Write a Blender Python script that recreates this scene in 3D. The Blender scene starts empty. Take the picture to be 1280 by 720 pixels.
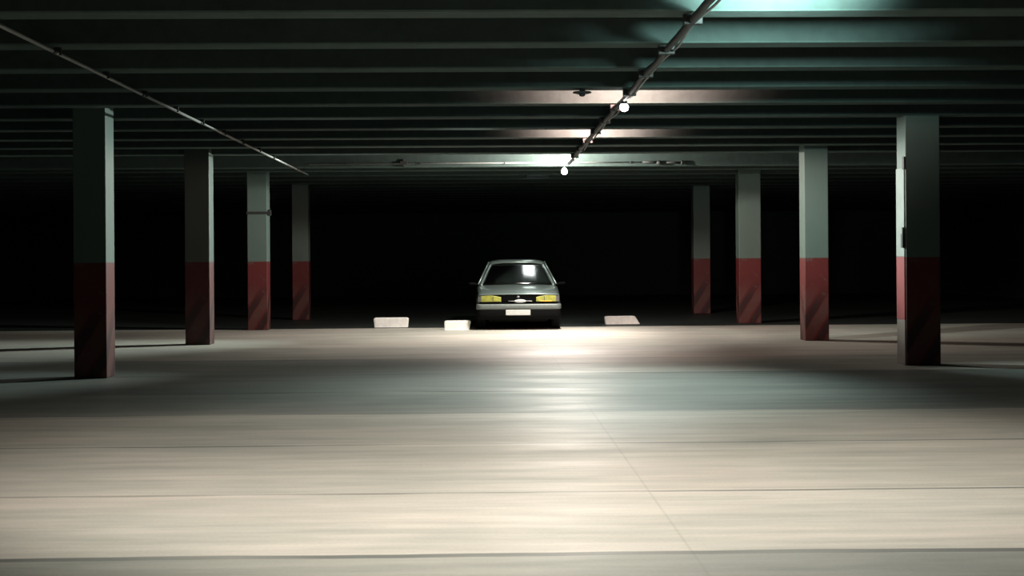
import bpy, bmesh, math, random
from mathutils import Vector, Matrix
random.seed(7)
C = bpy.context.scene.collection
S = bpy.context.scene
PI = math.pi

# ------------------------------------------------------------------ helpers
def tag(o, label=None, cat=None, group=None, kind=None):
    if label: o['label'] = label
    if cat: o['category'] = cat
    if group: o['group'] = group
    if kind: o['kind'] = kind
    return o
def thing(name, loc, label, cat, group=None):
    o = bpy.data.objects.new(name, None); o.location = loc; o.empty_display_size = .1
    C.objects.link(o); return tag(o, label, cat, group)
def obj(name, bm, mat, parent=None, smooth=False, loc=None):
    me = bpy.data.meshes.new(name)
    bmesh.ops.recalc_face_normals(bm, faces=bm.faces[:])
    bm.to_mesh(me); bm.free()
    for m in (mat if isinstance(mat, (list, tuple)) else [mat]): me.materials.append(m)
    if smooth:
        for p in me.polygons: p.use_smooth = True
    o = bpy.data.objects.new(name, me); C.objects.link(o)
    if loc: o.location = loc
    if parent: o.parent = parent
    return o
def bx(bm, x0, x1, y0, y1, z0, z1, bev=0, seg=2):
    vs = [bm.verts.new(p) for p in ((x0,y0,z0),(x1,y0,z0),(x1,y1,z0),(x0,y1,z0),(x0,y0,z1),(x1,y0,z1),(x1,y1,z1),(x0,y1,z1))]
    fs = [bm.faces.new([vs[i] for i in q]) for q in ((0,3,2,1),(4,5,6,7),(0,1,5,4),(1,2,6,5),(2,3,7,6),(3,0,4,7))]
    if bev:
        es = list({e for f in fs for e in f.edges})
        bmesh.ops.bevel(bm, geom=es, offset=bev, segments=seg, affect='EDGES', profile=.5)
def tube(bm, pts, r, n=10, cap=True):
    rings = []
    pts = [Vector(p) for p in pts]
    for i, p in enumerate(pts):
        d = (pts[min(i+1, len(pts)-1)] - pts[max(i-1, 0)]).normalized()
        up = Vector((0,0,1)) if abs(d.z) < .9 else Vector((1,0,0))
        a = d.cross(up).normalized(); b = d.cross(a).normalized()
        rr = r[i] if isinstance(r, (list, tuple)) else r
        rings.append([bm.verts.new(p + rr*(math.cos(2*PI*k/n)*a + math.sin(2*PI*k/n)*b)) for k in range(n)])
    for A, B in zip(rings, rings[1:]):
        for k in range(n): bm.faces.new((A[k], A[(k+1)%n], B[(k+1)%n], B[k]))
    if cap:
        bm.faces.new(rings[0][::-1]); bm.faces.new(rings[-1])
def lathe(bm, prof, n=32, axis='Z', org=(0,0,0)):
    """prof: list of (r, h); closed by caps when r > 0 at the ends"""
    org = Vector(org); rings = []
    for r, h in prof:
        ring = []
        for k in range(n):
            a = 2*PI*k/n
            c, s = r*math.cos(a), r*math.sin(a)
            p = {'Z': (c, s, h), 'X': (h, c, s), 'Y': (c, h, s)}[axis]
            ring.append(bm.verts.new(org + Vector(p)))
        rings.append(ring)
    for A, B in zip(rings, rings[1:]):
        for k in range(n): bm.faces.new((A[k], A[(k+1)%n], B[(k+1)%n], B[k]))
    bm.faces.new(rings[0][::-1]); bm.faces.new(rings[-1])
def loft(bm, rows, cap=True):
    """closed rings"""
    R = [[bm.verts.new(p) for p in r] for r in rows]
    n = len(R[0])
    for A, B in zip(R, R[1:]):
        for k in range(n): bm.faces.new((A[k], A[(k+1)%n], B[(k+1)%n], B[k]))
    if cap:
        bm.faces.new(R[0][::-1]); bm.faces.new(R[-1])
def grid_solid(bm, f, nu, nv, th):
    """sheet f(u,v) for u,v in 0..1 given thickness th"""
    P = [[Vector(f(i/nu, j/nv)) for j in range(nv+1)] for i in range(nu+1)]
    N = []
    for i in range(nu+1):
        row = []
        for j in range(nv+1):
            du = P[min(i+1,nu)][j] - P[max(i-1,0)][j]; dv = P[i][min(j+1,nv)] - P[i][max(j-1,0)]
            row.append(du.cross(dv).normalized())
        N.append(row)
    A = [[bm.verts.new(P[i][j]) for j in range(nv+1)] for i in range(nu+1)]
    B = [[bm.verts.new(P[i][j] - N[i][j]*th) for j in range(nv+1)] for i in range(nu+1)]
    for i in range(nu):
        for j in range(nv):
            bm.faces.new((A[i][j], A[i+1][j], A[i+1][j+1], A[i][j+1]))
            bm.faces.new((B[i][j], B[i][j+1], B[i+1][j+1], B[i+1][j]))
    for i in range(nu):
        bm.faces.new((A[i][0], B[i][0], B[i+1][0], A[i+1][0])); bm.faces.new((A[i][nv], A[i+1][nv], B[i+1][nv], B[i][nv]))
    for j in range(nv):
        bm.faces.new((A[0][j], A[0][j+1], B[0][j+1], B[0][j])); bm.faces.new((A[nu][j], B[nu][j], B[nu][j+1], A[nu][j+1]))

# ------------------------------------------------------------------ materials
class NT:
    def __init__(s, name):
        s.m = bpy.data.materials.new(name); s.m.use_nodes = True
        s.t = s.m.node_tree; s.b = s.t.nodes['Principled BSDF']; s.out = s.t.nodes['Material Output']
    def n(s, typ, **kw):
        x = s.t.nodes.new(typ)
        for k, v in kw.items():
            if k in x.bl_rna.properties: setattr(x, k, v)
            else: x.inputs[k].default_value = v
        return x
    def l(s, a, b): s.t.links.new(a, b)
    def math(s, op, a, b=None, clamp=False):
        x = s.n('ShaderNodeMath', operation=op, use_clamp=clamp)
        for i, v in enumerate((a, b)):
            if v is None: continue
            if isinstance(v, (int, float)): x.inputs[i].default_value = v
            else: s.l(v, x.inputs[i])
        return x.outputs[0]
    def mix(s, fac, a, b, blend='MIX'):
        x = s.n('ShaderNodeMix', data_type='RGBA', blend_type=blend)
        for i, v in ((0, fac), (6, a), (7, b)):
            if isinstance(v, (int, float)): x.inputs[i].default_value = v
            elif isinstance(v, tuple): x.inputs[i].default_value = (*v, 1)
            else: s.l(v, x.inputs[i])
        return x.outputs[2]
    def noise(s, vec, scale, detail=4, rough=.55, mp=None):
        if mp:
            g = s.n('ShaderNodeMapping'); g.inputs['Scale'].default_value = mp; s.l(vec, g.inputs[0]); vec = g.outputs[0]
        x = s.n('ShaderNodeTexNoise'); x.inputs['Scale'].default_value = scale
        x.inputs['Detail'].default_value = detail; x.inputs['Roughness'].default_value = rough
        s.l(vec, x.inputs['Vector']); return x.outputs[0]
    def ramp(s, fac, stops, interp='LINEAR'):
        x = s.n('ShaderNodeValToRGB'); r = x.color_ramp; r.interpolation = interp
        while len(r.elements) < len(stops): r.elements.new(.5)
        for e, (p, c) in zip(r.elements, stops):
            e.position = p; e.color = (*c, 1) if isinstance(c, tuple) else (c, c, c, 1)
        s.l(fac, x.inputs[0]); return x.outputs[0]
    def bump(s, h, strength, dist=.01):
        x = s.n('ShaderNodeBump'); x.inputs['Strength'].default_value = strength; x.inputs['Distance'].default_value = dist
        s.l(h, x.inputs['Height']); s.l(x.outputs[0], s.b.inputs['Normal'])

def simple(name, col, rough=.6, metal=0, var=.12, sc=8, bump=.1, coat=0):
    t = NT(name); tc = t.n('ShaderNodeTexCoord').outputs['Object']
    nz = t.noise(tc, sc, 5)
    c = t.mix(t.ramp(nz, [(.3, 0.), (.7, 1.)]), tuple(v*(1-var) for v in col), tuple(min(1, v*(1+var)) for v in col))
    t.l(c, t.b.inputs['Base Color']); t.b.inputs['Roughness'].default_value = rough; t.b.inputs['Metallic'].default_value = metal
    t.b.inputs['Coat Weight'].default_value = coat
    if bump: t.bump(nz, bump)
    return t.m

# floor: sealed concrete poured in bays with dark joints
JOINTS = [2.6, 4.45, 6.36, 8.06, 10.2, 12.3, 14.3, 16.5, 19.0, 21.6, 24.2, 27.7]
def floor_mat():
    t = NT('floor_concrete'); geo = t.n('ShaderNodeNewGeometry').outputs['Position']
    wob = t.noise(geo, .55, 3)
    sp = t.n('ShaderNodeSeparateXYZ'); t.l(geo, sp.inputs[0])
    x, y0 = sp.outputs[0], sp.outputs[1]
    y = t.math('ADD', y0, t.math('MULTIPLY', t.math('SUBTRACT', wob, .5), .12))
    yn = t.math('DIVIDE', y, 40.)
    warm = (.64, .61, .55); grey = (.27, .29, .275); dull = (.35, .37, .345); mid = (.59, .56, .505); cream=(.69,.66,.60)  # grey: bay tone plus painted fall-off past the foreground lamps
    cols = [dull, dull, dull, cream, mid, mid, grey, grey, (.58,.55,.5), (.61,.585,.535), (.62,.59,.535), (.62,.59,.535), (.03,.04,.037)]  # near-black last bay: the dark beyond the far lamp, painted into the floor
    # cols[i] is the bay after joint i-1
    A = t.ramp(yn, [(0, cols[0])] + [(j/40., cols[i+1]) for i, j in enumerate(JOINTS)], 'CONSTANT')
    # left of the long seam the bays take their own tones
    colsL = [dull, dull, (.44,.45,.41), cream, cream, warm, (.40,.40,.37), (.33,.34,.325), (.34,.36,.345), (.50,.49,.45), (.62,.59,.535), (.62,.59,.535), (.03,.04,.037)]  # middle bays carry the painted fall-off too, last bay the painted dark
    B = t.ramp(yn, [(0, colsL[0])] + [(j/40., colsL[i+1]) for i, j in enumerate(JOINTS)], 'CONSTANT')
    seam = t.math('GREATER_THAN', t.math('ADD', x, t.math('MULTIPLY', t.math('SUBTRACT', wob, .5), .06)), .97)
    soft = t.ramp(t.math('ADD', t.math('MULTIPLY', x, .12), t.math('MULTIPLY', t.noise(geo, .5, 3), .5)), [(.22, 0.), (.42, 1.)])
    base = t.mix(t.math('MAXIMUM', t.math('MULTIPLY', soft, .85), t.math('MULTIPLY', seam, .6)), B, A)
    # streaky trowel / tyre wear running across
    s1 = t.ramp(t.noise(geo, 1.0, 7, .62, (.35, 1.7, 1)), [(.34, .0), (.62, 1.)])
    s2 = t.ramp(t.noise(geo, 3.2, 6, .6, (.25, 2.2, 1)), [(.38, .0), (.66, 1.)])
    big = t.ramp(t.noise(geo, .32, 4, .55), [(.36, 0.), (.62, 1.)])
    c = t.mix(1., base, t.mix(s1, (.78, .81, .80), (1.05, 1.04, 1.03)), 'MULTIPLY')
    c = t.mix(1., c, t.mix(s2, (.86, .875, .87), (1.05, 1.05, 1.05)), 'MULTIPLY')
    c = t.mix(1., c, t.mix(big, (.84, .87, .86), (1.05, 1.04, 1.03)), 'MULTIPLY')
    # joints
    jm = None
    for i, j in enumerate(JOINTS[:9]):
        w = [.03, .04, .07, .05, .05, .06, .10, .09, .08][i]
        d = t.math('LESS_THAN', t.math('ABSOLUTE', t.math('SUBTRACT', y, j)), w/2)
        jm = d if jm is None else t.math('MAXIMUM', jm, d)
    jx = t.math('LESS_THAN', t.math('ABSOLUTE', t.math('SUBTRACT', x, .97)), .008)
    broken = t.ramp(t.noise(geo, 1.1, 3, .5, (.5, .5, 1)), [(.36, .25), (.55, 1.)])
    jm = t.math('MULTIPLY', jm, broken)
    c = t.mix(t.math('MULTIPLY', jm, .75), c, (.11, .125, .12))
    c = t.mix(t.math('MULTIPLY', jx, .16), c, (.16, .17, .16))
    c = t.mix(1., c, t.mix(t.noise(geo, 45, 3), (.88, .88, .88), (1.1, 1.1, 1.1)), 'MULTIPLY')
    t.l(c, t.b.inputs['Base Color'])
    t.l(t.ramp(s1, [(0, .62), (1, .5)]), t.b.inputs['Roughness'])
    t.bump(t.noise(geo, 30, 5), .12, .004)
    return t.m

def ceil_mat(name, col, k=1.):
    t = NT(name); geo = t.n('ShaderNodeNewGeometry').outputs['Position']
    a = t.ramp(t.noise(geo, .9, 6, .6, (.5, 1.6, 1.6)), [(.34, 0.), (.62, 1.)])
    b = t.ramp(t.noise(geo, 9, 5), [(.35, 0.), (.6, 1.)])
    c = t.mix(a, tuple(v*.66 for v in col), col)
    c = t.mix(1., c, t.mix(b, (.85, .86, .86), (1.06, 1.06, 1.06)), 'MULTIPLY')
    t.l(c, t.b.inputs['Base Color']); t.b.inputs['Roughness'].default_value = .85
    t.bump(b, .25, .006)
    return t.m

def column_mat(name='column_paint', k=1.):
    """off-white above, red with slanted dark hazard bands below; bare where knocked"""
    t = NT(name); tc = t.n('ShaderNodeTexCoord').outputs['Object']
    sp = t.n('ShaderNodeSeparateXYZ'); t.l(tc, sp.inputs[0]); x, y, z = sp.outputs
    info = t.n('ShaderNodeObjectInfo').outputs['Random']
    nz = t.noise(tc, 5, 5)
    d = t.math('ADD', t.math('ADD', x, y), t.math('MULTIPLY', z, -.62))
    d = t.math('ADD', d, t.math('MULTIPLY', nz, .05))
    wv = t.math('SINE', t.math('MULTIPLY', t.math('ADD', d, .05), 15.5))
    band = t.ramp(t.math('ADD', t.math('MULTIPLY', wv, .5), .5), [(.42, 0.), (.58, 1.)])
    low = t.ramp(z, [(.55, 1.), (.95, 0.)])     # the slanted bands only survive on the lower part
    band = t.math('MULTIPLY', band, low)
    red = t.mix(t.noise(tc, 3, 4), (.085, .009, .009), (.115, .013, .0125))
    red = t.mix(t.math('MULTIPLY', band, .65), red, (.105, .05, .042))
    drk = t.ramp(t.math('ADD', t.math('MULTIPLY', t.math('SINE', t.math('MULTIPLY', t.math('ADD', d, .24), 15.5)), .5), .5), [(.62, 0.), (.78, 1.)])
    red = t.mix(t.math('MULTIPLY', t.math('MULTIPLY', drk, low), .8), red, (.018, .009, .0085))
    worn = t.ramp(t.noise(tc, 7, 6, .65), [(.60, 0.), (.68, 1.)])
    red = t.mix(t.math('MULTIPLY', worn, .5), red, (.09, .08, .07))
    wh = t.mix(t.noise(tc, 2.2, 5, .6, (1, 1, .4)), (.075, .115, .10), (.11, .155, .135))
    c = t.mix(t.math('GREATER_THAN', t.math('ADD', z, t.math('MULTIPLY', nz, .012)), 1.384), red, wh)
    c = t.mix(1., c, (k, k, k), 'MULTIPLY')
    t.l(c, t.b.inputs['Base Color']); t.b.inputs['Roughness'].default_value = .6
    t.bump(nz, .15, .006)
    return t.m

def emis(name, col, st):
    t = NT(name); t.b.inputs['Emission Color'].default_value = (*col, 1); t.b.inputs['Emission Strength'].default_value = st
    t.b.inputs['Base Color'].default_value = (.8, .8, .8, 1); return t.m

def glass_mat(name, tint, rough=.15, refl=1.):
    t = NT(name)
    tr = t.n('ShaderNodeBsdfTransparent'); tr.inputs[0].default_value = (*tint, 1)
    gl = t.n('ShaderNodeBsdfGlossy'); gl.inputs['Color'].default_value = (refl,)*3 + (1,); gl.inputs['Roughness'].default_value = rough
    fr = t.n('ShaderNodeFresnel'); fr.inputs[0].default_value = 1.9
    mx = t.n('ShaderNodeMixShader'); t.l(fr.outputs[0], mx.inputs[0]); t.l(tr.outputs[0], mx.inputs[1]); t.l(gl.outputs[0], mx.inputs[2])
    t.l(mx.outputs[0], t.out.inputs[0]); return t.m

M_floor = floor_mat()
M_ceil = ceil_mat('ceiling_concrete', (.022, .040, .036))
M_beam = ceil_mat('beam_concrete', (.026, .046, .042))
M_soff = ceil_mat('beam_soffit_lit', (.055, .092, .082))  # lighter copy of the beam concrete, stands in for light on the undersides
M_wall = simple('wall_dark', (.035, .04, .04), .9, sc=1.5)
M_col = column_mat(); M_colshade = column_mat('shaded_column_paint', .5)  # darker copy paints shade onto the second left column
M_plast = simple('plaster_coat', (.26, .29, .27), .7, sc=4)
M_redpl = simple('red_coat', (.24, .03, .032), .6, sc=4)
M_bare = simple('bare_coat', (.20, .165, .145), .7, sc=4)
M_pipe = simple('galvanised', (.30, .31, .30), .55, .5, sc=20)
M_tray = simple('cable_jacket', (.05, .055, .055), .6, sc=20)
M_pale = simple('pale_conduit', (.55, .56, .54), .5, .1, sc=20)
M_dark = simple('dark_metal', (.03, .033, .033), .6, .3, sc=20)
M_stop = simple('white_stop', (.86, .87, .82), .75, sc=10, var=.1)
M_bulb1 = emis('bulb_pinkish', (1, .93, .88), 30)
M_bulb2 = emis('bulb_cool', (.88, 1, .97), 40)
M_pan = emis('diffuser_glow', (.9, 1, .97), 14)
M_paint = simple('car_paint', (.15, .20, .19), .3, .5, var=.04, sc=30, bump=0, coat=.6)
M_bump = simple('bumper_grey', (.12, .145, .14), .45, .1, sc=30, bump=0)
M_black = simple('black_plastic', (.004, .0045, .0045), .8, sc=30, bump=.05)
M_black.node_tree.nodes['Principled BSDF'].inputs['Specular IOR Level'].default_value = .04
M_rub = simple('tyre_rubber', (.008, .008, .008), .85, sc=30)
M_rub.node_tree.nodes['Principled BSDF'].inputs['Specular IOR Level'].default_value = .1
M_rim = simple('steel_rim', (.20, .21, .21), .4, .8, sc=20)
M_chrome = simple('chrome', (.8, .82, .8), .22, 1., var=.03, bump=0)
M_plate = simple('plate_white', (.46, .48, .46), .6, var=.05, sc=14, bump=0)
M_lens = simple('yellow_lens', (.27, .275, .055), .35, .0, var=.25, sc=16, bump=.2, coat=.6)
M_amber = simple('amber_lens', (.75, .36, .05), .3, 0, var=.1, sc=16, bump=.2, coat=.6)
M_redl = simple('red_lens', (.35, .02, .02), .3, 0, sc=16, coat=.5)
M_glass = glass_mat('windscreen_glass', (.32, .40, .38))
M_seat = simple('seat_fabric', (.03, .034, .034), .9, sc=40)

# ------------------------------------------------------------------ setting
CAMH = 1.38; ZB = CAMH + 1.80; DEP = .21; ZS = ZB + DEP      # beam soffit, slab soffit
XL, XR, YB, YF = -17., 17.5, -6., 52.
def structure(name, bm, m): return tag(obj(name, bm, m), kind='structure')
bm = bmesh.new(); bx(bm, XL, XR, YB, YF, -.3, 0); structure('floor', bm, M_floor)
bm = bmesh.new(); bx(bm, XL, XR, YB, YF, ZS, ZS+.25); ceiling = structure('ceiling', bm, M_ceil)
for nm, a in (('wall_left', (XL-.3, XL, YB, YF)), ('wall_right', (XR, XR+.3, YB, YF)), ('wall_back', (XL-.3, XR+.3, YF, YF+.3)), ('wall_front', (XL-.3, XR+.3, YB-.3, YB))):
    bm = bmesh.new(); bx(bm, *a, -.3, ZS+.25); structure(nm, bm, M_wall)
PITCH = 1.455; W = .28
k0 = -10
for k in range(k0, 28):
    yf = 10.13 + PITCH*k                       # far edge of the soffit
    if k == 10: continue                       # wider bay before the deeper cross beam
    zb = ZB - (.028 if k == 11 else 0)
    bm = bmesh.new()
    # a tapered rib: wider at the slab
    prof = [(yf-W, zb+.012), (yf-W+.012, zb), (yf-.012, zb), (yf, zb+.012), (yf+.035, ZS+.002), (yf-W-.035, ZS+.002)]
    rows = [[(x, a, b) for a, b in prof] for x in (XL+.001, XR-.001)]
    loft(bm, rows)
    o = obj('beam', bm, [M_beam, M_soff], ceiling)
    for p in o.data.polygons:                  # soffit lighter than the sides: its extra light is put into the colour
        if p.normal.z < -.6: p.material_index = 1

# ------------------------------------------------------------------ columns
def column(x0, x1, y0, dep, label, mat=None):
    cx = (x0+x1)/2
    r = thing('concrete_column', (cx, y0+dep/2, 0), label, 'column')
    bm = bmesh.new(); w = (x1-x0)/2
    bx(bm, -w, w, -dep/2, dep/2, 0, ZS-.002, .012, 2)
    obj('shaft', bm, mat or M_col, r)
    return r
D = .37
cl = []
cl.append(column(-4.89, -4.50, 16.3, D, 'nearest and tallest-looking column in the left row, dim red foot with slanted dark bands'))
cl.append(column(-4.97, -4.56, 22.7, D, 'second column of the left row, almost black front with only its right side lit', M_colshade))
cl.append(column(-4.75, -4.35, 27.4, D, 'third column of the left row, pale with a dark band around its middle'))
cl.append(column(-4.50, -4.12, 32.0, D, 'farthest column of the left row, barely visible in the dark'))
cr = []
cr.append(column(5.37, 5.81, 17.2, D, 'nearest column in the right row, broad with a chipped lit left side'))
cr.append(column(5.33, 5.73, 22.5, D, 'second column of the right row, palest front and bright red foot'))
cr.append(column(5.40, 5.87, 28.7, D, 'third column of the right row, dim grey beyond the bright floor'))
cr.append(column(5.24, 5.66, 33.9, D, 'farthest column of the right row, nearly lost in darkness'))
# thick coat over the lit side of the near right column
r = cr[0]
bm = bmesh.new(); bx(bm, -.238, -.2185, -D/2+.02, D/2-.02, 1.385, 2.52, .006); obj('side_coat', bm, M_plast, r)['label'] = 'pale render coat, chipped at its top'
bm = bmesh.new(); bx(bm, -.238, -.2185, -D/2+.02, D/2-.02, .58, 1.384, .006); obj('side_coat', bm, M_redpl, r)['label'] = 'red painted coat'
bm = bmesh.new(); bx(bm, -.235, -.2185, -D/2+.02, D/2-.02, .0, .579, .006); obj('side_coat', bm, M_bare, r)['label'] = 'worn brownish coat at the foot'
bm = bmesh.new(); bx(bm, -.265, -.238, -D/2-.0, -D/2+.08, 1.50, 1.68, .006); bx(bm, -.26, -.238, -D/2+.01, -D/2+.05, 1.68, 1.76, .004); obj('switch_box', bm, M_dark, r)
bm = bmesh.new(); bx(bm, -.245, -.219, -D/2-.01, -D/2+.07, 2.50, 2.66, .006); obj('junction_box', bm, M_dark, r)
# dark band and box around the third left column
r = cl[2]
bm = bmesh.new()
for a in ((-.212, .212, -D/2-.012, -D/2), (-.212, .212, D/2, D/2+.012), (-.212, -.2, -D/2, D/2), (.2, .212, -D/2, D/2)): bx(bm, *a, 2.33, 2.38)
bx(bm, .212, .27, -D/2+.02, -D/2+.12, 2.30, 2.42, .008)
obj('clamp', bm, M_dark, r)  # the dark band and its box

# ------------------------------------------------------------------ ceiling services
PX = 1.55                                      # the lamp row's conduit
beam_y = [10.13 + PITCH*k - W/2 for k in range(-4, 28) if k not in (10, 11)]
r = thing('cable_conduit', (PX, 0, ZB-.042), 'dark lumpy cable conduit under the ceiling beams, running through the lamps', 'conduit')
bm = bmesh.new()
pts = []
y = 3.2
while y < 25.5:
    pts.append((random.uniform(-.008, .008), y, random.uniform(-.006, .004))); y += .36
tube(bm, pts, [.030 + random.uniform(-.003, .004) for _ in pts], 10); obj('pipe', bm, M_tray, r, True)
bm = bmesh.new()
pts = [(.045 + .012*math.sin(i*.9), 3.2+i*.36, -.006 + .010*math.cos(i*1.3)) for i in range(int(22.2/.36))]
tube(bm, pts, .010, 8); obj('cable', bm, M_pipe, r, True)
for y in beam_y:
    if 3.5 < y < 25.3:
        bm = bmesh.new(); bx(bm, -.07, .07, y-.03, y+.03, -.034, .0415, .006)
        obj('clamp', bm, M_dark, r)
r = thing('thin_conduit', (-3.55, 0, ZB-.05), 'thin pale conduit under the beams over the left side of the aisle', 'conduit')
y = 5.5
while y < 27.5:
    bm = bmesh.new(); tube(bm, [(0, y, 0), (0, min(y+2.88, 27.6), 0)], .016, 10); obj('pipe', bm, M_pipe, r, True)
    bm = bmesh.new(); tube(bm, [(0, y-.04, 0), (0, y+.04, 0)], .02, 10); obj('coupling', bm, M_dark, r, True)
    y += 2.92
for y in beam_y:
    if 5.6 < y < 27.4:
        bm = bmesh.new(); bx(bm, -.03, .03, y-.012, y+.012, -.014, .0495, .002); obj('bracket', bm, M_dark, r)

r = thing('cross_conduit', (0, 25.914, ZB+.04), 'thin horizontal conduit along the brightly lit far beam', 'conduit')
bm = bmesh.new(); tube(bm, [(-3.3, -.08, 0), (2.98, -.08, 0)], .013, 10); obj('pipe', bm, M_pipe, r, True)
for x in (-2.6, -1.2, .4, 2.8): 
    bm = bmesh.new(); bx(bm, x-.015, x+.015, -.095, -.055, -.022, .022, .003); obj('bracket', bm, M_dark, r)
bm = bmesh.new(); bx(bm, -1.58, -1.44, -.115, -.060, -.03, .045, .006); bx(bm, -1.535, -1.485, -.11, -.065, -.07, .085, .006); obj('junction_box', bm, M_dark, r)

def detector(x, y, label, s=1., ell=1.):
    r = thing('ceiling_detector', (x, y, ZB), label, 'detector')
    bm = bmesh.new(); lathe(bm, [(.03*s, 0), (.03*s, -.02*s), (.095*s, -.03*s), (.10*s, -.042*s), (.06*s, -.052*s)], 24); obj('base', bm, M_dark, r, True)
    bm = bmesh.new(); lathe(bm, [(.035*s, -.052*s), (.03*s, -.072*s), (.01*s, -.08*s)], 20); obj('sensor', bm, M_dark, r, True)
detector(1.05, 14.36, 'small dark round detector under a beam, left of the nearer hanging lamp')
# fittings cluster right of the far lamp
r = thing('pipe_valve', (3.34, 25.80, ZB+.07), 'dark valve and pipe fittings on the far beam right of the lamps', 'valve')
bm = bmesh.new(); tube(bm, [(-.32, 0, -.03), (.02, 0, -.03)], .022, 12); tube(bm, [(.14, 0, -.04), (.42, 0, -.04)], .018, 12); obj('pipe', bm, M_dark, r, True)
bm = bmesh.new(); lathe(bm, [(.02,-.09),(.05, -.075), (.055, -.03), (.03, 0)], 16); obj('valve_body', bm, M_dark, r, True)
bm = bmesh.new(); tube(bm, [(.44, 0, 0), (.44, 0, -.085)], .03, 12); obj('cap', bm, M_dark, r, True)

def lamp(x, y, zb, label, bulb, rad=.045):
    r = thing('hanging_lamp', (x, y, zb), label, 'lamp')
    top = ZB - .042 - .036 - zb
    bm = bmesh.new(); lathe(bm, [(.018, top), (.018, .075), (.032, .065), (.036, .03), (.03, .022)], 20); obj('lamp_holder', bm, M_dark, r, True)
    bm = bmesh.new(); lathe(bm, [(.004, rad*1.0-.004)] + [(rad*math.sin(a), rad*math.cos(a)*1.0-.004) for a in [PI*i/14 for i in range(1, 14)]] + [(.003, -rad-.004)], 20)
    obj('bulb', bm, bulb, r, True)
LY = {0: 8.75, 1: 14.95, 2: 19.45, 3: 25.35}
lamp(PX+.005, LY[1], CAMH+1.675, 'nearer of the two visible lit bulbs under the conduit, above the bright ceiling bay', M_bulb1, .048)
lamp(PX-.04, LY[3], CAMH+1.645, 'farther lit bulb under the conduit, above and right of the car', M_bulb2, .058)
# lamps tucked up between two beams; the last is added to light the foreground
for x, y, lab, m in ((PX+.05, LY[2], 'bulkhead lamp hidden in the recess between the two visible bulbs', M_bulb1),
                  (PX+.62, 8.0, 'bulkhead lamp in the beam recess just above the top of the picture, at the conduit', M_bulb1),
                  (-.6, 6.35, 'added unseen bulkhead lamp in the beam recess, brightening the foreground floor', M_bulb1)):
    r = thing('bulkhead_lamp', (x, y, ZS), lab, 'lamp')
    bm = bmesh.new(); lathe(bm, [(.11, -.001), (.12, -.02), (.11, -.03)], 24); obj('base', bm, M_dark, r, True)
    bm = bmesh.new(); lathe(bm, [(.095, -.03), (.09, -.06), (.06, -.08), (.01, -.085)], 24); obj('diffuser', bm, m, r, True)
# diffuser panel above the car: the one mirrored in the windscreen
r = thing('panel_lamp', (1.20, 29.66, ZS), 'square panel lamp recessed between beams above the car, mirrored in its windscreen', 'lamp')
bm = bmesh.new(); bx(bm, -.24, .24, -.45, .45, -.05, -.001, .01)
for a in ((-.26, -.24, -.47, .47), (.24, .26, -.47, .47), (-.24, .24, -.47, -.45), (-.24, .24, .45, .47)): bx(bm, *a, -.165, -.001)
obj('housing', bm, M_black, r)
bm = bmesh.new(); bx(bm, -.21, .21, -.42, .42, -.062, -.051, .004); obj('diffuser', bm, M_pan, r)

# ------------------------------------------------------------------ wheel stops
def stop(cx, y, w, h, d, rz, label, slant=0., slr=0.):
    bm = bmesh.new()
    prof = [(-d/2, 0), (-d/2+.012, .02), (-d*.34, h-.02), (-d*.28, h), (d*.28, h), (d*.34, h-.02), (d/2-.012, .02), (d/2, 0)]
    rows = []
    for t, k in ((0, .88), (.03, .97), (.08, 1), (.92, 1), (.97, .97), (1, .88)):
        row = []
        for a, b in prof:
            xx = -w/2 + w*t
            if t <= .08: xx += slant*(b/h)
            if t >= .92: xx += slr*(b/h)
            row.append((xx, a*k, b*(k if b > 0 else 1)))
        rows.append(row)
    loft(bm, rows)
    o = obj('wheel_stop', bm, M_stop, None); o.location = (cx, y, 0); o.rotation_euler.z = rz
    tag(o, label, 'wheel stop')
stop(-1.93, 28.25, .69, .20, .17, .0, 'long white concrete wheel stop left of the car, farthest left', -.015, .015)
stop(-.545, 26.95, .49, .185, .16, .0, 'short white concrete wheel stop beside the car\'s front corner', .0, .03)
stop(2.93, 28.85, .73, .17, .17, .10, 'white concrete wheel stop right of the car with a tapered end', -.02, -.09)

# ------------------------------------------------------------------ car
car = thing('parked_car', (.675, 26.62, 0), 'silver-grey hatchback parked facing the camera with yellow headlights', 'car')
car.rotation_euler.z = math.radians(-.3)
def interp(tab, y):
    for a, b in zip(tab, tab[1:]):
        if y <= b[0]:
            t = (y-a[0])/(b[0]-a[0]); return [p+(q-p)*t for p, q in zip(a[1:], b[1:])]
    return list(tab[-1][1:])
#        y     w     zbot  zshoulder zcentre
tab = [(.19, .79, .24, .69, .735), (.30, .82, .20, .725, .770), (.60, .838, .19, .765, .812),
       (.95, .848, .19, .80, .85), (1.22, .852, .19, .835, .878), (1.5, .856, .19, .86, .88), (2.4, .86, .19, .885, .885), (3.2, .856, .19, .90, .90),
       (3.75, .84, .20, .905, .93), (4.05, .81, .24, .88, .92), (4.2, .77, .30, .80, .86)]
ys = [.19, .22, .30, .45, .60, .78, .95, 1.1, 1.22, 1.35, 1.5, 1.8, 2.1, 2.4, 2.8, 3.2, 3.5, 3.75, 3.9, 4.05, 4.14, 4.2]
rows = []
for y in ys:
    w, zb, zs, zc = interp(tab, y)
    half = [(0, zb), (w*.55, zb), (w*.90, zb+.01), (w*.975, zb+.07), (w, zb+.2), (w*1.0, zs-.20), (w*.988, zs-.09), (w*.965, zs-.035), (w*.93, zs-.004),
            (w*.86, zs+.014), (w*.62, zs+(zc-zs)*.72), (w*.3, zs+(zc-zs)*.96), (0, zc)]
    ring = half + [(-a, b) for a, b in half[-2:0:-1]]
    rows.append([(a, y, b) for a, b in ring])
bm = bmesh.new(); loft(bm, rows)
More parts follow.
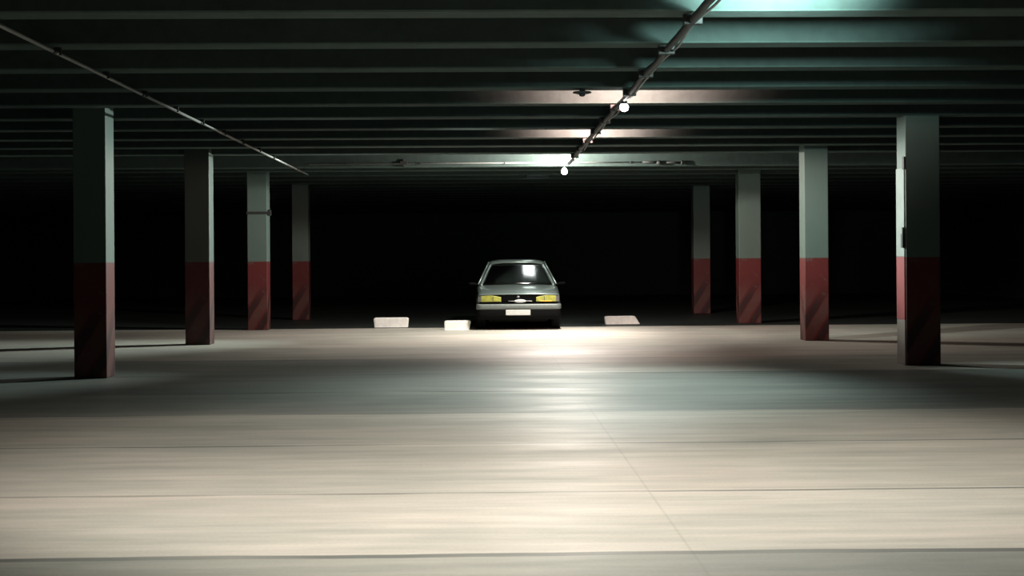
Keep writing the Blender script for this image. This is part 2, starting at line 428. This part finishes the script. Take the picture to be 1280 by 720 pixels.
body = obj('body', bm, M_paint, car, True)
# wheel arches cut out of the body
WH = [(.72, .30), (3.28, .30)]
for (wy, wz) in WH:
    for s in (-1, 1):
        bmc = bmesh.new(); lathe(bmc, [(.345, s*.60), (.345, s*1.0)], 40, 'X', (0, wy, wz))
        mec = bpy.data.meshes.new('cut'); bmesh.ops.recalc_face_normals(bmc, faces=bmc.faces[:]); bmc.to_mesh(mec); bmc.free()
        cut = bpy.data.objects.new('cut', mec); C.objects.link(cut); cut.parent = car
        bpy.context.view_layer.update()
        md = body.modifiers.new('b', 'BOOLEAN'); md.operation = 'DIFFERENCE'; md.object = cut; md.solver = 'EXACT'
        dg = bpy.context.evaluated_depsgraph_get(); me2 = bpy.data.meshes.new_from_object(body.evaluated_get(dg))
        body.modifiers.clear(); body.data = me2; bpy.data.objects.remove(cut)
body.data.materials.clear(); body.data.materials.append(M_paint)
bmx = bmesh.new(); bmx.from_mesh(body.data)
for e in bmx.edges:
    if len(e.link_faces) == 2 and e.calc_face_angle(0) > .6: e.smooth = False
bmx.to_mesh(body.data); bmx.free()

# front: dark nose panel + grille + lights + badge
def nosey(x): return .098 + .075*(abs(x)/.8)**2.4         # plan curvature of the nose
def facebox(name, x0, x1, z0, z1, out, mat, parent, back=.0, n=10, zt=None, bev=True, shape=None):
    """curved slab on the nose between x0..x1, z0..z1, standing 'out' proud"""
    bm = bmesh.new(); rows = []
    for i in range(n+1):
        t = i/n; x = x0+(x1-x0)*t; a, b = (z0, z1) if shape is None else shape(t)
        yb = nosey(x)+back; yo = nosey(x)-out; e = min(.012, (b-a)*.2)
        rows.append([(x, yb+.03, a), (x, yo+e*.8, a), (x, yo, a+e), (x, yo, b-e), (x, yo+e*.8, b), (x, yb+.03, b)])
    loft(bm, rows); return obj(name, bm, mat, parent, False)
facebox('nose_panel', -.775, .775, .515, .705, .008, M_black, car, n=20)
gr = facebox('grille', -.34, .34, .545, .685, .014, M_black, car)
for z in (.575, .605, .635, .665):
    facebox('slat', -.33, .33, z-.006, z+.004, .024, M_black, gr)
for s in (-1, 1):
    def shp(t, s=s):
        k = t if s > 0 else 1-t               # 0 inboard, 1 outboard
        return (.548 + .006*(1-k), .645 + .052*min(1, k*1.6) - .022*max(0, k-.7)/.3)
    a, b = sorted((s*.345, s*.735))
    hl = facebox('headlight', a, b, .55, .69, .026, M_lens, car, shape=shp, n=12); hl['label'] = 'yellow headlight'
    a, b = sorted((s*.735, s*.80))
    facebox('turn_signal', a, b, .55, .675, .022, M_rim, car, n=4)
    if s > 0: facebox('amber_reflector', .43, .66, .553, .580, .029, M_amber, hl, n=4)
    # reflector bowl rim inside the lens
    facebox('lamp_rim', *sorted((s*.50, s*.51)), .56, .67, .029, M_dark, hl, n=2)
# painted strip between bonnet and lamps
bm = bmesh.new(); rows = []
for i in range(25):
    x = -.79+1.58*i/24; y = nosey(x); q = (abs(x)/.79)**3*.02
    rows.append([(x, y+.06, .690-q), (x, y-.024, .694-q), (x, y-.036, .704-q), (x, y-.018, .722-q), (x, y+.02, .734-q), (x, y+.125, .742-q)])
loft(bm, rows); obj('bonnet_edge', bm, M_paint, car, True)
# badge: flat chrome oval with side bars
bm = bmesh.new()
lathe(bm, [(.118, 0), (.118, .008), (.105, .016), (.02, .018)], 32, 'Y')
for v in bm.verts: v.co.z *= .30; v.co.y = -v.co.y
o = obj('badge', bm, M_plate, gr, True); o.location = (.03, nosey(0)-.03, .567); o['label'] = 'bright oval badge'
for s in (-1, 1):
    facebox('chrome_bar', *sorted((s*.10+.03, s*.235+.03)), .560, .574, .034, M_chrome, gr, n=4)
bm = bmesh.new(); lathe(bm, [(.032, 0), (.032, .006), (.02, .01)], 20, 'Y')
for v in bm.verts: v.co.z *= .7; v.co.y = -v.co.y
o = obj('emblem', bm, M_rim, gr, True); o.location = (-.01, nosey(0)-.022, .648)
# bumper: painted upper, black lower
def bumper(name, prof, mat, wid, yo=0., ret=.55):
    bm = bmesh.new(); rows = []
    def path(u):      # u -1..1 plan path: wraps round the corners
        a = abs(u); sgn = 1 if u > 0 else -1
        if a < .72: x = a/.72*(wid-.10); y = .035*(x/wid)**2; nx, ny = .05*a, -1
        elif a < .86:
            t = (a-.72)/.14*PI/2; x = wid-.10+.10*math.sin(t); y = .033*((wid-.1)/wid)**2 + .10*(1-math.cos(t)); nx, ny = math.sin(t), -math.cos(t)
        else: x = wid; y = .133+(a-.86)/.14*.20; nx, ny = 1, 0
        return sgn*x, y, sgn*nx, ny
    for i in range(49):
        x, y, nx, ny = path(-1+2*i/48)
        rows.append([(x+nx*d, y+ny*d+yo, z) for d, z in prof])
    loft(bm, rows); return obj(name, bm, mat, car, True)
bumper('bumper', [(-.08, .512), (-.012, .512), (0, .50), (.004, .47), (0, .42), (-.015, .405), (-.08, .405)], M_bump, .835)
bumper('lower_bumper', [(-.08, .404), (-.01, .404), (-.006, .39), (-.012, .30), (-.03, .215), (-.08, .205)], M_black, .83)
bm = bmesh.new(); bx(bm, -.255, .225, -.022, -.004, .295, .402, .006); pl = obj('number_plate', bm, M_plate, car); pl['label'] = 'blank pale number plate'
bm = bmesh.new(); bx(bm, -.265, .235, -.012, .02, .286, .408, .004); obj('plate_frame', bm, M_dark, pl)
# rear bumper, tail lights
bm = bmesh.new(); bx(bm, -.80, .80, 4.10, 4.28, .30, .52, .04, 3); obj('rear_bumper', bm, M_paint, car, True)
for s in (-1, 1):
    bm = bmesh.new(); a, b = sorted((s*.55, s*.76)); bx(bm, a, b, 4.12, 4.215, .62, .80, .015); obj('tail_light', bm, M_redl, car)

# greenhouse
def lerp(a, b, t): return a+(b-a)*t
WB, WT = .765, .545          # half widths at the belt / roof
YW0, YW1, ZW0, ZW1 = 1.13, 1.93, .862, 1.325
def ws(u, v, e=0.):
    s = 2*u-1; w = lerp(WB, WT, v)+e
    return (s*w, lerp(YW0, YW1, v) + .13*s*s*(1-.3*v), lerp(ZW0, ZW1, v) + .018*math.sin(PI*v) - .012*s*s)
bm = bmesh.new(); grid_solid(bm, lambda u, v: ws(.035+.93*u, .05+.9*v), 24, 10, -.005); obj('windscreen', bm, M_glass, car, True)
# pillars A (ribbon following the windscreen edge), header, roof, C pillars, side frames
for s in (-1, 1):
    bm = bmesh.new(); rows = []
    for j in range(13):
        v = j/12; x, y, z = ws(1 if s > 0 else 0, v); x = abs(x)
        rows.append([(s*(x-.040), y-.012, z-.004), (s*(x-.02), y-.010, z+.012), (s*(x+.006), y+.006, z+.010), (s*(x+.022), y+.045, z-.008), (s*(x-.0), y+.06, z-.02), (s*(x-.042), y+.02, z-.022)])
    loft(bm, rows); obj('windscreen_pillar', bm, M_paint, car, True)
# roof shell with crown
def roof(u, v):
    s = 2*u-1; y = lerp(1.875, 3.42, v); w = .572 + .012*math.sin(PI*v)
    ed = abs(s)**5
    z = 1.352 + .040*math.sin(PI*min(1, v*.85+.14))*(1-.2*s*s) - .045*ed - (.035*max(0, .06-v)/.06)
    return (s*w, y + .12*s*s*(1-v)*.75 - .02, z)
bm = bmesh.new(); grid_solid(bm, roof, 24, 16, .035); obj('roof', bm, M_paint, car, True)
def quad(name, pts, mat, th, parent=car, n=4):
    """bilinear solid panel from four corners a b c d"""
    a, b, c, d = [Vector(p) for p in pts]
    bm = bmesh.new(); grid_solid(bm, lambda u, v: (a.lerp(b, u)).lerp(d.lerp(c, u), v), n, n, th)
    return obj(name, bm, mat, parent, False)
for s in (-1, 1):
    def sp(y, z, s=s):
        t = (z-.87)/(1.33-.87); return (s*(lerp(.805, .585, t)), y, z)
    # front door glass, rear door glass, quarter
    g1 = quad('side_window', [sp(1.42, .88), sp(2.28, .895), sp(2.28, 1.315), sp(2.05, 1.315)], M_glass, .005)
    g2 = quad('side_window', [sp(2.34, .895), sp(3.12, .905), sp(3.12, 1.315), sp(2.34, 1.315)], M_glass, .005)
    # frames
    bm = bmesh.new()
    for pts in ([sp(1.36, .87), sp(2.02, 1.325), sp(3.15, 1.325)], ):
        tube(bm, pts, .019, 8)
    obj('window_frame', bm, M_paint, car, True)
    bm = bmesh.new(); tube(bm, [sp(2.31, .88), sp(2.31, 1.325)], .024, 8); obj('door_pillar', bm, M_black, car, True)
    bm = bmesh.new(); tube(bm, [sp(1.30, .872), sp(2.3, .892), sp(3.2, .905), sp(3.75, .91)], .014, 8); obj('window_trim', bm, M_black, car, True)
    quad('rear_pillar', [sp(3.12, .90), (s*.76, 3.82, .915), (s*.575, 3.40, 1.33), sp(3.12, 1.33)], M_paint, .03*s)
    # door shut lines and handles
    for y in (2.02, 2.86):
        bm = bmesh.new(); bx(bm, *sorted((s*.846, s*.874)), y, y+.16, .745, .775, .008); obj('door_handle', bm, M_black, car)
    bm = bmesh.new(); bx(bm, *sorted((s*.84, s*.872)), 1.12, 2.85, .47, .53, .008); obj('side_moulding', bm, M_black, car)
    # door mirror
    mm = bmesh.new()
    rows = []
    for t, k in ((0, .6), (.15, .92), (.5, 1), (.85, .85), (1, .45)):
        x = s*(.845+.16*t); h = .034*k; d = .05*k; zc = .885+.006*t
        rows.append([(x, 1.48+d*math.cos(a), zc+h*math.sin(a)) for a in [2*PI*i/12 for i in range(12)]])
    loft(mm, rows); mo = obj('door_mirror', mm, M_black, car, True)
    mm = bmesh.new(); tube(mm, [(s*.80, 1.47, .862), (s*.87, 1.48, .875)], .02, 8); obj('mirror_arm', mm, M_black, mo, True)
quad('rear_window', [(-.70, 3.88, .93), (.70, 3.88, .93), (.535, 3.45, 1.335), (-.535, 3.45, 1.335)], M_glass, .005)
# cowl / wipers
for x0, x1 in ((-.60, -.02), (.02, .58)):
    bm = bmesh.new(); a = ws((x0/WB+1)/2, .02); b = ws((x1/WB+1)/2, .07)
    tube(bm, [(a[0], a[1]-.02, a[2]+.012), ((a[0]+b[0])/2, (a[1]+b[1])/2-.03, (a[2]+b[2])/2+.014), (b[0], b[1]-.03, b[2]+.012)], .007, 6); obj('wiper', bm, M_black, car, True)
# cabin: dashboard, wheel, seats
bm = bmesh.new(); bx(bm, -.70, .70, 1.33, 1.72, .70, .895, .04, 3); obj('dashboard', bm, M_black, car, True)
bm = bmesh.new()
R = .185; pts = []
for i in range(25):
    a = 2*PI*i/24; pts.append((.36+R*math.cos(a), 1.86-.45*R*math.sin(a)*1, .90+.9*R*math.sin(a)))
tube(bm, pts, .014, 8, False); tube(bm, [(.36-R, 1.86, .90), (.36+R, 1.86, .90)], .014, 8); tube(bm, [(.36, 1.86, .90), (.36, 1.72, .83)], .03, 8)
obj('steering_wheel', bm, M_black, car, True)
for s in (-1, 1):
    st = bmesh.new(); bx(st, s*.36-.24, s*.36+.24, 1.95, 2.42, .38, .52, .05, 3); seat = obj('seat', st, M_seat, car, True)
    st = bmesh.new(); rows = []
    for z, w, y in ((.48, .22, 2.36), (.6, .25, 2.39), (.85, .245, 2.46), (.98, .20, 2.50), (1.03, .14, 2.51)):
        rows.append([(s*.36+w*math.cos(a)*abs(math.cos(a))**-.4 if abs(math.cos(a)) > 1e-3 else s*.36, y+.065*math.sin(a), z) for a in [2*PI*(i+.5)/16 for i in range(16)]])
    loft(st, rows); obj('backrest', st, M_seat, seat, True)
    st = bmesh.new(); bx(st, s*.36-.13, s*.36+.13, 2.47, 2.57, 1.06, 1.22, .035, 3); obj('headrest', st, M_seat, seat, True)
bm = bmesh.new(); bx(bm, -.62, .62, 3.05, 3.25, .5, .98, .05, 3); bx(bm, -.62, .62, 2.7, 3.2, .40, .55, .04, 3); obj('rear_bench', bm, M_seat, car, True)
bm = bmesh.new(); bx(bm, -.11, .11, 1.96, 1.985, 1.235, 1.29, .01); tube(bm, [(0, 1.97, 1.29), (0, 1.95, 1.335)], .008, 6); obj('rear_view_mirror', bm, M_black, car)
# wheels
for wy, wz in WH:
    for s in (-1, 1):
        bm = bmesh.new(); R = .30
        lathe(bm, [(.19, s*.66), (.27, s*.655), (.295, s*.67), (R, s*.70), (R, s*.80), (.295, s*.828), (.27, s*.842), (.195, s*.835)], 40, 'X', (0, wy, wz))
        ty = obj('tyre', bm, M_rub, car, True)
        bm = bmesh.new(); lathe(bm, [(.195, s*.80), (.197, s*.838), (.18, s*.835), (.165, s*.80), (.07, s*.815), (.05, s*.832), (.02, s*.835)], 32, 'X', (0, wy, wz))
        for k in range(8):
            a = 2*PI*k/8; bx(bm, *sorted((s*.803, s*.812)), wy+.12*math.cos(a)-.014, wy+.12*math.cos(a)+.014, wz+.12*math.sin(a)-.014, wz+.12*math.sin(a)+.014, .004, 1)
        obj('rim', bm, M_rim, ty, True)
# underbody keeps light from passing
bm = bmesh.new(); bx(bm, -.58, .58, .2, 4.1, .16, .24, .01); obj('underbody', bm, M_black, car)

# ------------------------------------------------------------------ lights
def point(x, y, z, p, col, rad=.05):
    l = bpy.data.lights.new('scene_light', 'POINT'); l.energy = p; l.color = col; l.shadow_soft_size = rad
    o = bpy.data.objects.new('scene_light', l); o.location = (x, y, z); C.objects.link(o)
def spot(x, y, z, p, col, size, blend, tx, ty, rad=.05):
    l = bpy.data.lights.new('scene_light', 'SPOT'); l.energy = p; l.color = col; l.shadow_soft_size = rad
    l.spot_size = math.radians(size); l.spot_blend = blend
    o = bpy.data.objects.new('scene_light', l); o.location = (x, y, z); C.objects.link(o)
    d = Vector((tx, ty, 0)) - Vector((x, y, z)); o.rotation_euler = d.to_track_quat('-Z', 'Y').to_euler()
WARM = (1, .90, .81); PINK = (1, .90, .84); TEAL = (.62, 1, .90); COOL = (.85, 1, .96)
zl = ZB + .03
# the foreground lamps, one of them added, sit up in the recesses: the beams cut their light off across the floor
spot(PX+.6, 8.175, ZB+.18, 330, WARM, 118, .5, 1.6, 8.6, .02)
spot(-.6, 6.61, ZB+.18, 550, WARM, 112, .6, 0., 8.5, .02)  # added lamp, out of view, to brighten the foreground floor
def aim(x, y, z, p, col, size, blend, d, rad=.05):
    spot(x, y, z, p, col, size, blend, x, y, rad)
    bpy.context.scene.collection.objects[-1].rotation_euler = Vector(d).to_track_quat('-Z', 'Y').to_euler()
aim(PX+.45, 8.5, ZB-.12, 2700, (.70, 1, .94), 78, 1., (.10, 1, .55), .14)  # added uplight with no fitting, imitates the teal glare on the ceiling
PINKER = (1, .58, .52)
aim(PX+.09, LY[1], ZB+.03, 540, PINKER, 146, .5, (0, 1, .42))
spot(PX+.1, LY[1], ZB-.2, 430, (.84, 1, .95), 116, .7, 1.2, 14.6)
aim(PX+.05, LY[2], ZB+.03, 540, PINKER, 146, .5, (0, 1, .42))
spot(PX-.12, LY[3], ZB-.22, 440, PINK, 128, .25, 1.0, 25.1)
point(PX-.12, 25.02, ZB+.12, 800, (1, .90, .80))
# added spots without fittings of their own, each aimed to brighten one column
for y, tx, ty, p, sz in ((LY[2], -4.5, 16.4, 2000, 38), (LY[2], 5.4, 17.3, 1500, 38), (LY[3], -4.5, 22.9, 3400, 44),
                         (LY[2], 5.3, 22.7, 1200, 36), (LY[3], -4.4, 27.5, 1000, 30)):
    lx = PX-.25 if tx < 0 else PX+.1
    aim(lx, y, ZB-.16, p, (.85, 1, .93), sz, 1., (tx-lx, ty-y, 1.95-ZB))

w = bpy.data.worlds.new('World'); S.world = w; w.use_nodes = True
w.node_tree.nodes['Background'].inputs[0].default_value = (.3, .6, .5, 1); w.node_tree.nodes['Background'].inputs[1].default_value = .002

# ------------------------------------------------------------------ camera
cd = bpy.data.cameras.new('Camera'); cam = bpy.data.objects.new('Camera', cd); C.objects.link(cam)
cd.sensor_width = 36; cd.lens = 36*1700/1280; cd.shift_y = -35.3/1280; cd.clip_end = 200
Rm = Matrix.Rotation(-math.atan(35/1700), 4, 'Z') @ Matrix.Rotation(PI/2, 4, 'X') @ Matrix.Rotation(math.radians(-.39), 4, 'Z')
cam.matrix_world = Matrix.Translation((0, 0, CAMH)) @ Rm
S.camera = cam
S.view_settings.view_transform = 'Standard'; S.view_settings.look = 'None'; S.view_settings.gamma = 1; S.view_settings.exposure = 0
S.view_settings.use_curve_mapping = False
